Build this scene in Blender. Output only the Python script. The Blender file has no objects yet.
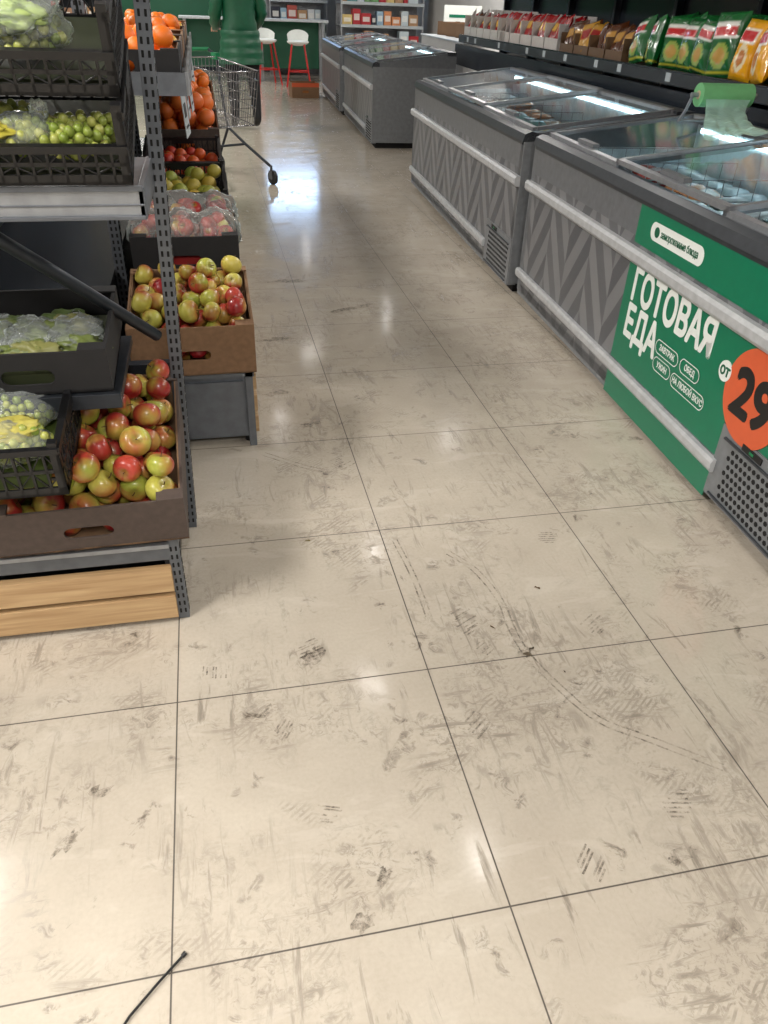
import bpy, math, random
from mathutils import Vector, Matrix, noise
random.seed(7)
SC=bpy.context.scene
SC.view_settings.view_transform='Standard'
def lin(c):
    c=c/255.0
    return c/12.92 if c<=0.04045 else ((c+0.055)/1.055)**2.4
def S(r,g,b): return (lin(r),lin(g),lin(b),1.0)
# ---------------------------------------------------------------- camera
H=1.36
d1=Vector((-0.2054,-0.5530,0.8075)); d2=Vector((0.9785,-0.0881,0.1863)); dn=Vector((-0.0319,0.8284,0.5592))
cam=bpy.data.cameras.new('camera'); co=bpy.data.objects.new('camera',cam); SC.collection.objects.link(co)
R=Matrix(((d2.x,-d2.y,-d2.z),(d1.x,-d1.y,-d1.z),(-dn.x,dn.y,dn.z)))
co.matrix_world=Matrix.Translation((0,0,H))@R.to_quaternion().to_matrix().to_4x4()
cam.lens=26.54; cam.sensor_width=36; cam.clip_start=0.02; SC.camera=co
# ---------------------------------------------------------------- materials
MATS={}
def new_mat(name):
    m=bpy.data.materials.new(name); m.use_nodes=True; MATS[name]=m
    nt=m.node_tree; return m,nt,nt.nodes['Principled BSDF']
def M(name,rgb,rough=0.5,metal=0.0,var=0.12,scale=30,bump=0.0,spec=0.5,coat=0.0):
    m,nt,b=new_mat(name)
    tc=nt.nodes.new('ShaderNodeTexCoord'); n=nt.nodes.new('ShaderNodeTexNoise'); n.inputs['Scale'].default_value=scale; n.inputs['Detail'].default_value=4
    nt.links.new(tc.outputs['Object'],n.inputs['Vector'])
    cr=nt.nodes.new('ShaderNodeValToRGB')
    cr.color_ramp.elements[0].position=0.3; cr.color_ramp.elements[1].position=0.7
    cr.color_ramp.elements[0].color=tuple(c*(1-var) for c in rgb[:3])+(1,)
    cr.color_ramp.elements[1].color=tuple(min(1,c*(1+var)) for c in rgb[:3])+(1,)
    nt.links.new(n.outputs['Fac'],cr.inputs['Fac']); nt.links.new(cr.outputs['Color'],b.inputs['Base Color'])
    b.inputs['Roughness'].default_value=rough; b.inputs['Metallic'].default_value=metal
    b.inputs['Specular IOR Level'].default_value=spec; b.inputs['Coat Weight'].default_value=coat
    if bump:
        bp=nt.nodes.new('ShaderNodeBump'); bp.inputs['Strength'].default_value=bump; bp.inputs['Distance'].default_value=0.003
        nt.links.new(n.outputs['Fac'],bp.inputs['Height']); nt.links.new(bp.outputs['Normal'],b.inputs['Normal'])
    return m
def MA(name,rough=0.5,spec=0.5,coat=0,bump=0,scale=40):
    m,nt,b=new_mat(name)
    a=nt.nodes.new('ShaderNodeAttribute'); a.attribute_name='Col'
    tc=nt.nodes.new('ShaderNodeTexCoord'); n=nt.nodes.new('ShaderNodeTexNoise'); n.inputs['Scale'].default_value=scale; n.inputs['Detail'].default_value=4
    nt.links.new(tc.outputs['Object'],n.inputs['Vector'])
    mr=nt.nodes.new('ShaderNodeMapRange'); mr.inputs['To Min'].default_value=0.85; mr.inputs['To Max'].default_value=1.1
    nt.links.new(n.outputs['Fac'],mr.inputs['Value'])
    mx=nt.nodes.new('ShaderNodeVectorMath'); mx.operation='SCALE'
    nt.links.new(a.outputs['Color'],mx.inputs[0]); nt.links.new(mr.outputs['Result'],mx.inputs['Scale'])
    nt.links.new(mx.outputs['Vector'],b.inputs['Base Color'])
    b.inputs['Roughness'].default_value=rough; b.inputs['Specular IOR Level'].default_value=spec; b.inputs['Coat Weight'].default_value=coat
    if bump:
        bp=nt.nodes.new('ShaderNodeBump'); bp.inputs['Strength'].default_value=bump; bp.inputs['Distance'].default_value=0.004
        nt.links.new(n.outputs['Fac'],bp.inputs['Height']); nt.links.new(bp.outputs['Normal'],b.inputs['Normal'])
    return m
def MT(name,rgb,alpha=0.3,rough=0.1,bump=0.0,scale=20,gloss=False,tint=None):
    m,nt,b=new_mat(name)
    out=nt.nodes['Material Output']
    b.inputs['Base Color'].default_value=rgb; b.inputs['Roughness'].default_value=rough
    src=b
    if gloss:
        nt.nodes.remove(b); src=nt.nodes.new('ShaderNodeBsdfGlossy'); src.inputs['Color'].default_value=(1,1,1,1); src.inputs['Roughness'].default_value=rough
    t=nt.nodes.new('ShaderNodeBsdfTransparent'); mx=nt.nodes.new('ShaderNodeMixShader')
    if tint: t.inputs[0].default_value=tint
    fr=nt.nodes.new('ShaderNodeFresnel'); fr.inputs['IOR'].default_value=1.45
    mm=nt.nodes.new('ShaderNodeMath'); mm.operation='ADD'; mm.use_clamp=True
    mm.inputs[1].default_value=alpha
    nt.links.new(fr.outputs[0],mm.inputs[0]); nt.links.new(mm.outputs[0],mx.inputs['Fac'])
    nt.links.new(t.outputs[0],mx.inputs[1]); nt.links.new(src.outputs[0],mx.inputs[2]); nt.links.new(mx.outputs[0],out.inputs['Surface'])
    if bump:
        tc=nt.nodes.new('ShaderNodeTexCoord'); n=nt.nodes.new('ShaderNodeTexNoise'); n.inputs['Scale'].default_value=scale
        nt.links.new(tc.outputs['Object'],n.inputs['Vector'])
        bp=nt.nodes.new('ShaderNodeBump'); bp.inputs['Strength'].default_value=bump; bp.inputs['Distance'].default_value=0.01
        nt.links.new(n.outputs['Fac'],bp.inputs['Height']); nt.links.new(bp.outputs['Normal'],src.inputs['Normal']); nt.links.new(bp.outputs['Normal'],fr.inputs['Normal'])
    return m
def ME(name,rgb,s):
    m,nt,b=new_mat(name); b.inputs['Base Color'].default_value=rgb
    b.inputs['Emission Color'].default_value=rgb; b.inputs['Emission Strength'].default_value=s; return m
M('dark_metal',S(52,56,62),0.4,0.6); M('grey_metal',S(102,106,112),0.38,0.5); M('light_metal',S(150,153,157),0.35,0.5)
M('chrome',S(165,165,168),0.18,0.9); M('black_plastic',S(18,18,20),0.45,spec=0.5); M('recess_shade',S(6,6,7),0.8)  # last one: near-black colour painting the shade of holes and gaps
M('black_card',S(27,26,27),0.8); M('brown_card',S(78,66,60),0.8,scale=60); M('tan_card',S(128,98,72),0.85,scale=60); M('inner_card',S(126,98,72),0.85)
M('frz_grey',S(112,115,118),0.4); M('frz_top',S(98,101,105),0.35); M('frz_rim',S(58,62,67),0.35,0.3); M('rail',S(172,174,176),0.3); M('liner',S(212,226,232),0.4)
M('green_sign',S(0,112,80),0.35,var=0.04); M('green_dark',S(0,90,62),0.4,var=0.05); M('white_ink',S(226,230,226),0.5,var=0.02); M('orange_sign',S(208,92,54),0.4,var=0.03); M('black_ink',S(22,20,20),0.5,var=0.02)
M('white_paint',S(205,205,203),0.5,var=0.03); M('ceiling_paint',S(190,192,194),0.8,var=0.04,scale=3); M('wall_paint',S(170,170,168),0.7,var=0.05,scale=3)
M('green_wall',S(16,84,58),0.45,var=0.06,scale=3); M('red_metal',S(190,30,28),0.35,var=0.05); M('rubber',S(28,28,28),0.6)
M('brown_stem',S(82,56,34),0.8); M('green_handle',S(20,120,74),0.35); M('panel_dark',S(36,42,50),0.25)
M('price_paper',S(180,188,192),0.6,var=0.03); M('skin',S(205,160,135),0.5,var=0.05); M('hair',S(52,38,28),0.6,var=0.3,scale=80)
M('puffer',S(10,80,52),0.42,var=0.1,bump=0.3,scale=25); M('trouser',S(24,25,28),0.8); M('shoe',S(16,16,17),0.5)
M('table_top',S(190,196,200),0.3); M('lamp_body',S(230,230,230),0.5)
MA('painted',0.5); MA('apple_skin',0.32,coat=0.15,scale=160); MA('citrus_skin',0.45,bump=0.25,scale=400); MA('foil_print',0.25,coat=0.4,bump=0.5,scale=35); MA('grape_skin',0.3,coat=0.1,scale=90)
MT('glass',S(205,228,235),0.05,0.09,gloss=True,tint=(0.93,0.98,0.99,1)); MT('bag_film',S(232,240,236),0.10,0.12,0.7,30); MT('hang_bag',S(190,232,216),0.38,0.3,0.8,18)
ME('lamp_glow',(1,0.97,0.92,1),5); ME('led_cold',(0.72,0.93,1,1),9); ME('window_sky',(0.45,0.66,1,1),8)
m,nt,b=new_mat('wood'); tc=nt.nodes.new('ShaderNodeTexCoord'); mp=nt.nodes.new('ShaderNodeMapping'); mp.inputs['Scale'].default_value=(1.5,30,30)
n=nt.nodes.new('ShaderNodeTexNoise'); n.inputs['Scale'].default_value=2.5; n.inputs['Detail'].default_value=6; n.inputs['Distortion'].default_value=0.4
cr=nt.nodes.new('ShaderNodeValToRGB'); cr.color_ramp.elements[0].position=0.3; cr.color_ramp.elements[1].position=0.72
cr.color_ramp.elements[0].color=S(160,126,88); cr.color_ramp.elements[1].color=S(196,166,124)
nt.links.new(tc.outputs['Object'],mp.inputs[0]); nt.links.new(mp.outputs[0],n.inputs['Vector']); nt.links.new(n.outputs['Fac'],cr.inputs[0]); nt.links.new(cr.outputs[0],b.inputs['Base Color']); b.inputs['Roughness'].default_value=0.45
def math_node(nt,op,a=None,b=None,c=None,clamp=False):
    n=nt.nodes.new('ShaderNodeMath'); n.operation=op; n.use_clamp=clamp
    for i,x in enumerate((a,b,c)):
        if x is None: continue
        if isinstance(x,(int,float)): n.inputs[i].default_value=x
        else: nt.links.new(x,n.inputs[i])
    return n.outputs[0]
def chevron(name,c1,c2):
    m,nt,b=new_mat(name); tc=nt.nodes.new('ShaderNodeTexCoord'); sx=nt.nodes.new('ShaderNodeSeparateXYZ'); nt.links.new(tc.outputs['Object'],sx.inputs[0])
    w=0.5
    y=math_node(nt,'DIVIDE',math_node(nt,'ADD',sx.outputs['Y'],10.0),w)
    fr=math_node(nt,'FRACT',y)
    t=math_node(nt,'ABSOLUTE',math_node(nt,'SUBTRACT',fr,0.5))
    z=math_node(nt,'ADD',sx.outputs['Z'],math_node(nt,'MULTIPLY',t,w*1.4))
    s=math_node(nt,'FRACT',math_node(nt,'DIVIDE',z,0.24))
    st=math_node(nt,'GREATER_THAN',s,0.5)
    half=math_node(nt,'GREATER_THAN',fr,0.5)
    s2=math_node(nt,'ABSOLUTE',math_node(nt,'SUBTRACT',st,half))
    fac=math_node(nt,'ADD',math_node(nt,'MULTIPLY',s2,0.8),math_node(nt,'MULTIPLY',half,0.2))
    mx=nt.nodes.new('ShaderNodeMix'); mx.data_type='RGBA'; mx.inputs[6].default_value=c1; mx.inputs[7].default_value=c2
    nt.links.new(fac,mx.inputs[0]); nt.links.new(mx.outputs[2],b.inputs['Base Color']); b.inputs['Roughness'].default_value=0.38
chevron('chevron_film',S(120,121,123),S(82,84,88))
# floor
m,nt,b=new_mat('floor_tile'); L=nt.links
tc=nt.nodes.new('ShaderNodeTexCoord'); sx=nt.nodes.new('ShaderNodeSeparateXYZ'); L.new(tc.outputs['Object'],sx.inputs[0])
def edge(o,off):
    q=math_node(nt,'DIVIDE',math_node(nt,'SUBTRACT',o,off-12.0),0.6)
    f=math_node(nt,'FRACT',q); fl=math_node(nt,'FLOOR',q)
    dd=math_node(nt,'MULTIPLY',math_node(nt,'MINIMUM',f,math_node(nt,'SUBTRACT',1.0,f)),0.6)
    return dd,fl
ex,ix=edge(sx.outputs['X'],0.419); ey,iy=edge(sx.outputs['Y'],1.268)
dmin=math_node(nt,'MINIMUM',ex,ey)
mr=nt.nodes.new('ShaderNodeMapRange'); mr.inputs['From Min'].default_value=0.0011; mr.inputs['From Max'].default_value=0.0021; mr.inputs['To Min'].default_value=1; mr.inputs['To Max'].default_value=0
L.new(dmin,mr.inputs['Value']); grout=mr.outputs[0]
cx=nt.nodes.new('ShaderNodeCombineXYZ'); L.new(ix,cx.inputs[0]); L.new(iy,cx.inputs[1])
wn=nt.nodes.new('ShaderNodeTexWhiteNoise'); wn.noise_dimensions='2D'; L.new(cx.outputs[0],wn.inputs['Vector'])
def nz(scale,detail=4,dist=0.0,vec=None,rough=0.55):
    n=nt.nodes.new('ShaderNodeTexNoise'); n.inputs['Scale'].default_value=scale; n.inputs['Detail'].default_value=detail; n.inputs['Distortion'].default_value=dist; n.inputs['Roughness'].default_value=rough
    L.new(vec if vec else tc.outputs['Object'],n.inputs['Vector']); return n.outputs['Fac']
def ramp(v,a,bb):
    r=nt.nodes.new('ShaderNodeMapRange'); r.inputs['From Min'].default_value=a; r.inputs['From Max'].default_value=bb; L.new(v,r.inputs['Value']); return r.outputs[0]
def mul(a,b_): return math_node(nt,'MULTIPLY',a,b_)
def mixc(f,a,bb):
    x=nt.nodes.new('ShaderNodeMix'); x.data_type='RGBA'
    if isinstance(f,(int,float)): x.inputs[0].default_value=f
    else: L.new(f,x.inputs[0])
    for i,c in ((6,a),(7,bb)):
        if isinstance(c,tuple): x.inputs[i].default_value=c
        else: L.new(c,x.inputs[i])
    return x.outputs[2]
def stretch(sx_,sy_,rz,off=0.0):
    mp=nt.nodes.new('ShaderNodeMapping'); mp.inputs['Scale'].default_value=(sx_,sy_,1); mp.inputs['Rotation'].default_value=(0,0,rz); mp.inputs['Location'].default_value=(off,off*.7,off*.3); L.new(tc.outputs['Object'],mp.inputs[0]); return mp.outputs[0]
base=mixc(ramp(nz(5,6),0.3,0.7),S(187,177,162),S(198,189,174))
base=mixc(mul(ramp(nz(110,3),0.35,0.75),0.35),base,S(174,163,147))
base=mixc(mul(ramp(nz(8,5,1.4,stretch(.4,1,.4)),0.57,0.63),0.3),base,S(208,200,187))
base=mixc(mul(wn.outputs['Value'],0.2),base,S(178,167,151))
pA=ramp(nz(2.3,3,0.3),0.47,0.64)
pB=ramp(nz(4.2,3,0.3,stretch(1,1,1.0,5.0)),0.52,0.64)
pC=ramp(nz(8.5,2,0.3,stretch(1,1,.4,9.0)),0.60,0.66)
fine=ramp(nz(26,9,1.0,rough=0.72),0.51,0.64)
fine2=ramp(nz(44,9,1.2,rough=0.75),0.51,0.62)
s1=ramp(nz(30,7,1.4,stretch(1,.16,.5),0.70),0.54,0.64)
s2=ramp(nz(28,7,1.4,stretch(.16,1,.3),0.70),0.55,0.64)
s3=ramp(nz(24,7,1.6,stretch(.7,.12,-.6),0.70),0.56,0.65)
# scuffed boot-tread ripple, broken up by noise
wv=nt.nodes.new('ShaderNodeTexWave'); wv.inputs['Scale'].default_value=26; wv.inputs['Distortion'].default_value=3.0; wv.inputs['Detail'].default_value=2; wv.inputs['Detail Scale'].default_value=0.6
L.new(stretch(1,1,.9),wv.inputs['Vector']); tread_=mul(ramp(wv.outputs['Fac'],0.5,0.8),ramp(nz(16,4,0,stretch(1,1,0,7.0)),0.52,0.62))
d=mul(mul(pA,fine),0.65)
d=math_node(nt,'MAXIMUM',d,mul(mul(pB,fine2),0.8))
d=math_node(nt,'MAXIMUM',d,mul(mul(pC,fine),1.3))
d=math_node(nt,'MAXIMUM',d,mul(mul(pA,s1),0.85))
d=math_node(nt,'MAXIMUM',d,mul(mul(pB,s2),0.85))
d=math_node(nt,'MAXIMUM',d,mul(mul(pB,tread_),0.6))
d=math_node(nt,'MAXIMUM',d,mul(mul(ramp(nz(3.6,2,0,stretch(1,1,2,3.0)),0.50,0.6),s3),0.85))
smear=mul(ramp(nz(2.6,6,0.8,rough=0.6),0.45,0.75),0.11)
d=math_node(nt,'ADD',mul(d,0.66),smear,clamp=True)
base=mixc(d,base,S(88,77,65))
base=mixc(mul(grout,0.9),base,S(60,54,48))
L.new(base,b.inputs['Base Color'])
rg=math_node(nt,'ADD',mul(d,0.4),math_node(nt,'ADD',0.08,mul(ramp(nz(9,4),0.3,0.7),0.06)))
rg=math_node(nt,'ADD',rg,mul(grout,0.5)); L.new(rg,b.inputs['Roughness'])
b.inputs['Specular IOR Level'].default_value=0.45
bp=nt.nodes.new('ShaderNodeBump'); bp.inputs['Strength'].default_value=0.2; bp.inputs['Distance'].default_value=0.0005
hh=math_node(nt,'SUBTRACT',mul(nz(5,2),0.10),grout); L.new(hh,bp.inputs['Height']); L.new(bp.outputs[0],b.inputs['Normal'])
m,nt,b=new_mat('dried_mud'); L=nt.links
tc=nt.nodes.new('ShaderNodeTexCoord'); n=nt.nodes.new('ShaderNodeTexNoise'); n.inputs['Scale'].default_value=60; n.inputs['Detail'].default_value=8; n.inputs['Roughness'].default_value=0.78; L.new(tc.outputs['Object'],n.inputs['Vector'])
n2=nt.nodes.new('ShaderNodeTexNoise'); n2.inputs['Scale'].default_value=16; L.new(tc.outputs['Object'],n2.inputs['Vector'])
r=nt.nodes.new('ShaderNodeMapRange'); r.inputs['From Min'].default_value=0.43; r.inputs['From Max'].default_value=0.61; r.inputs['To Max'].default_value=0.62; L.new(n.outputs['Fac'],r.inputs['Value'])
r2=nt.nodes.new('ShaderNodeMapRange'); r2.inputs['From Min'].default_value=0.28; r2.inputs['From Max'].default_value=0.50; L.new(n2.outputs['Fac'],r2.inputs['Value'])
b.inputs['Base Color'].default_value=S(90,77,64); b.inputs['Roughness'].default_value=0.8; L.new(math_node(nt,'MULTIPLY',r.outputs[0],r2.outputs[0]),b.inputs['Alpha'])
# ---------------------------------------------------------------- mesh builder
I4=Matrix.Identity(4)
class MB:
    def __init__(s): s.v=[];s.f=[];s.m=[];s.sm=[];s.c=[];s.names=[]
    def mi(s,n):
        if n not in s.names: s.names.append(n)
        return s.names.index(n)
    def add(s,vs,fs,mat,T=None,smooth=False,col=None,cols=None):
        o=len(s.v); T=T or I4
        s.v+= [T@Vector(v) for v in vs]; k=s.mi(mat)
        s.c+= cols if cols else [col or (1,1,1,1)]*len(vs)
        for f in fs: s.f.append([i+o for i in f]); s.m.append(k); s.sm.append(smooth)
    def box(s,x0,x1,y0,y1,z0,z1,mat,T=None,col=None):
        v=[(x0,y0,z0),(x1,y0,z0),(x1,y1,z0),(x0,y1,z0),(x0,y0,z1),(x1,y0,z1),(x1,y1,z1),(x0,y1,z1)]
        s.add(v,[(0,3,2,1),(4,5,6,7),(0,1,5,4),(1,2,6,5),(2,3,7,6),(3,0,4,7)],mat,T,col=col)
    def tube(s,pts,r,mat,n=8,T=None,col=None,r2=None):
        pts=[Vector(p) for p in pts]; vs=[];fs=[]
        for i,p in enumerate(pts):
            if i==0: t=pts[1]-p
            elif i==len(pts)-1: t=p-pts[i-1]
            else: t=(pts[i+1]-p).normalized()+(p-pts[i-1]).normalized()
            t.normalize(); a=t.orthogonal() if i==0 else (prev-t*prev.dot(t))
            a.normalize(); prev=a; bb=t.cross(a)
            rr=r if r2 is None else r+(r2-r)*i/(len(pts)-1)
            for k in range(n):
                an=2*math.pi*k/n; vs.append(p+a*math.cos(an)*rr+bb*math.sin(an)*rr)
        for i in range(len(pts)-1):
            for k in range(n): fs.append((i*n+k,i*n+(k+1)%n,(i+1)*n+(k+1)%n,(i+1)*n+k))
        s.add(vs,fs,mat,T,True,col)
        s.add(vs[:n],[list(range(n))[::-1]],mat,T,False,col); s.add(vs[-n:],[list(range(n))],mat,T,False,col)
    def ball(s,c,r,mat,seg=12,rings=8,T=None,col=None,sc=(1,1,1),fn=None,colfn=None):
        vs=[];cols=[]
        for i in range(rings+1):
            ph=math.pi*i/rings
            for k in range(seg):
                a=2*math.pi*k/seg; d=Vector((math.sin(ph)*math.cos(a),math.sin(ph)*math.sin(a),math.cos(ph)))
                p=fn(d,ph,a) if fn else d
                vs.append(Vector(c)+Vector((p[0]*sc[0],p[1]*sc[1],p[2]*sc[2]))*r)
                cols.append(colfn(d,ph,a) if colfn else (col or (1,1,1,1)))
        fs=[]
        for i in range(rings):
            for k in range(seg): fs.append((i*seg+k,(i+1)*seg+k,(i+1)*seg+(k+1)%seg,i*seg+(k+1)%seg))
        s.add(vs,fs,mat,T,True,None,cols)
    def prism(s,prof,y0,y1,mat,T=None,smooth=False,col=None):
        n=len(prof); v=[(x,y0,z) for x,z in prof]+[(x,y1,z) for x,z in prof]
        f=[(i,(i+1)%n,n+(i+1)%n,n+i) for i in range(n)]
        s.add(v,f,mat,T,smooth,col); s.add(v,[list(range(n))[::-1],list(range(n,2*n))],mat,T,False,col)
    def hole_panel(s,w,h,t,hw,hh,cx,cz,mat,T,mat_in=None):
        N=32; inn=[];outr=[]
        for k in range(N):
            a=2*math.pi*k/N; c,sn=math.cos(a),math.sin(a)
            ix=cx+ (hw-hh)*(1 if c>0.01 else -1 if c<-0.01 else 0)+hh*c; iz=cz+hh*sn
            inn.append((ix,iz))
            tx=((w-cx)/c if c>1e-6 else (-cx)/c if c<-1e-6 else 1e9); tz=((h-cz)/sn if sn>1e-6 else (-cz)/sn if sn<-1e-6 else 1e9)
            tt=min(tx,tz); outr.append((cx+c*tt,cz+sn*tt))
        for cr_ in ((0,0),(w,0),(w,h),(0,h)):
            j=min(range(N),key=lambda i:(outr[i][0]-cr_[0])**2+(outr[i][1]-cr_[1])**2); outr[j]=cr_
        v=[(x,0,z) for x,z in inn]+[(x,0,z) for x,z in outr]+[(x,t,z) for x,z in inn]+[(x,t,z) for x,z in outr]
        f=[];g=[]
        for k in range(N):
            j=(k+1)%N
            f.append((k,j,N+j,N+k)); g.append((2*N+k,3*N+k,3*N+j,2*N+j)); f.append((k,2*N+k,2*N+j,j)); f.append((N+k,N+j,3*N+j,3*N+k))
        s.add(v,f,mat,T); s.add(v,g,mat_in or mat,T)
    def build(s,name,origin=(0,0,0),bevel=0,world=None):
        o=Vector(origin); me=bpy.data.meshes.new(name)
        me.from_pydata([tuple(v-o) for v in s.v],[],s.f)
        for n in s.names: me.materials.append(MATS[n])
        me.polygons.foreach_set('material_index',s.m); me.polygons.foreach_set('use_smooth',s.sm)
        ca=me.color_attributes.new('Col','FLOAT_COLOR','POINT'); ca.data.foreach_set('color',[x for c in s.c for x in c])
        me.update(); ob=bpy.data.objects.new(name,me); SC.collection.objects.link(ob)
        if world is not None: ob.matrix_world=world
        else: ob.location=o
        if bevel:
            md=ob.modifiers.new('bevel','BEVEL'); md.width=bevel; md.segments=2; md.limit_method='ANGLE'; md.angle_limit=0.9
        return ob
def TR(x,y,z,rz=0,rx=0,ry=0): return Matrix.Translation((x,y,z))@Matrix.Rotation(rz,4,'Z')@Matrix.Rotation(rx,4,'X')@Matrix.Rotation(ry,4,'Y')
def lerp(a,b,t): return tuple(a[i]+(b[i]-a[i])*t for i in range(3))+(1,)
# ---------------------------------------------------------------- room
b=MB(); b.box(-4.5,4.6,-3,19.6,-0.05,0,'floor_tile'); b.build('floor')
b=MB(); b.box(-4.5,4.6,-3,19.6,3.3,3.36,'ceiling_paint'); b.build('ceiling')
b=MB(); b.box(-4.6,-4.5,-3,19.6,0,3.3,'wall_paint'); b.build('wall_left')
b=MB(); b.box(4.6,4.7,-3,19.6,0,3.3,'wall_paint'); b.build('wall_right')
b=MB(); b.box(-4.6,4.7,-3.1,-3,0,3.3,'wall_paint'); b.build('wall_front')
b=MB(); b.box(-4.6,4.7,19.6,19.7,0,3.3,'wall_paint'); b.box(-4.5,1.1,19.56,19.6,0,3.3,'green_wall'); b.build('wall_back')
b=MB(); b.box(1.3,2.6,19.5,19.6,2.05,2.95,'white_paint'); b.box(1.36,2.54,19.49,19.5,2.1,2.9,'window_sky'); b.build('window_1')
b=MB(); b.box(-4.5,4.6,19.52,19.56,0,0.1,'panel_dark'); b.build('baseboard_back')
# ---------------------------------------------------------------- lamps
def lamp(x,y,w,l,power,rz=0.0):
    b=MB(); b.box(-w/2-.02,w/2+.02,-l/2-.02,l/2+.02,0.0,0.05,'lamp_body'); b.box(-w/2,w/2,-l/2,l/2,-0.006,0.0,'lamp_glow')
    for yy in (-l/2+.05,l/2-.05): b.tube([(0,yy,0.05),(0,yy,0.16)],0.006,'light_metal',6)
    b.build('ceiling_lamp',world=Matrix.Translation((x,y,3.14))@Matrix.Rotation(rz,4,'Z'))
    ld=bpy.data.lights.new('lamp_light','AREA'); ld.shape='RECTANGLE'; ld.size=w; ld.size_y=l; ld.energy=power; ld.color=(1,0.96,0.915)
    lo=bpy.data.objects.new('lamp_light',ld); lo.location=(x,y,3.12); lo.rotation_euler=(0,0,rz); SC.collection.objects.link(lo)
for (x,y,rz) in [(1.3,2.56,0),(0.89,4.1,.6),(1.27,5.85,0),(2.65,7.95,1.57),(0.6,8.6,0),(1.3,11,1.57),(2.8,12.5,0),(0.3,14.5,1.57),(1.9,16.5,0)]:
    lamp(x,y,0.07,0.28,1.7,rz)
for (x,y,p) in [(-2.0,0.2,122),(-2.0,3.2,122),(-2.2,6.6,112),(-2.2,10.5,105),(4.0,1.2,100),(4.0,4.6,100),(4.05,8.6,105),(4.05,13,105),(-0.9,16.8,100),(0.3,-1.8,105)]:  # unseen side and end panels added for general light, clear of floor reflections
    lamp(x,y,0.55,1.2,p)
w=bpy.data.worlds.new('world'); SC.world=w; w.use_nodes=True; w.node_tree.nodes['Background'].inputs[0].default_value=(0.8,0.9,1,1); w.node_tree.nodes['Background'].inputs[1].default_value=0.3
# ---------------------------------------------------------------- freezers
ANG=-math.atan(0.052); CT=[S(190,210,222),S(90,130,165),S(180,80,70),S(100,150,90),S(216,190,120),S(150,180,200),S(160,120,90),S(225,228,230),S(200,214,220),S(90,150,146),S(215,140,90)]
def text(body,size,mat,T,parent,bold=0.0,align='LEFT',sx=1.0):
    c=bpy.data.curves.new('txt','FONT'); c.body=body; c.size=size; c.extrude=0.0003; c.align_x=align
    o=bpy.data.objects.new('txt',c); SC.collection.objects.link(o)
    dg=bpy.context.evaluated_depsgraph_get(); dg.update(); src=bpy.data.meshes.new_from_object(o.evaluated_get(dg)); bpy.data.objects.remove(o)
    V=[];F=[]
    offs=[(0,0,0)] if bold==0 else [(bold*math.cos(k*math.pi/4),bold*math.sin(k*math.pi/4),.00004*k) for k in range(8)]
    for (ox,oy,oz) in offs:
        q=len(V); V+=[((v.co.x+ox)*1.0,v.co.y+oy,v.co.z+oz) for v in src.vertices]; F+=[[i+q for i in p.vertices] for p in src.polygons]
    me=bpy.data.meshes.new('lettering'); me.from_pydata(V,[],F)
    me.materials.append(MATS[mat]); ob=bpy.data.objects.new('lettering',me); SC.collection.objects.link(ob)
    ob.parent=parent; ob.matrix_local=T@Matrix.Diagonal((sx,1,1,1)); return ob
FT=lambda x,y,z: Matrix.Translation((x,y,z))@Matrix(((0,0,-1,0),(-1,0,0,0),(0,1,0,0),(0,0,0,1)))
def pouch(b,w,l,t,T,col,rnd,flat=False,paint=None,nu=None,nv=None,mat='foil_print'):
    nu=nu or (6 if flat else 12); nv=nv or (6 if flat else 16); sd=rnd.random()*50
    for side in (1,-1):
        vs=[];cs=[];fs=[]
        for j in range(nv+1):
            for i in range(nu+1):
                u=i/nu*2-1; v=j/nv*2-1
                h=max(0,(1-u**4))**.6*max(0,(1-abs(v)**3))**.6
                k=1+.2*noise.noise(Vector((u*2+sd,v*2,side)))
                px=u*w/2*(1-.06*(1-v*v)); vs.append((px,v*l/2,side*h*t/2*k))
                if paint: cs.append(paint(u,v,side))
                else:
                    cc=col
                    if abs(v)<.35 and abs(u)<.6: cc=lerp(col,(.9,.9,.88),.75)
                    cs.append(cc)
        for j in range(nv):
            for i in range(nu):
                q=(j*(nu+1)+i,j*(nu+1)+i+1,(j+1)*(nu+1)+i+1,(j+1)*(nu+1)+i); fs.append(q if side>0 else q[::-1])
        b.add(vs,fs,mat,T,True,None,cs)
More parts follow.
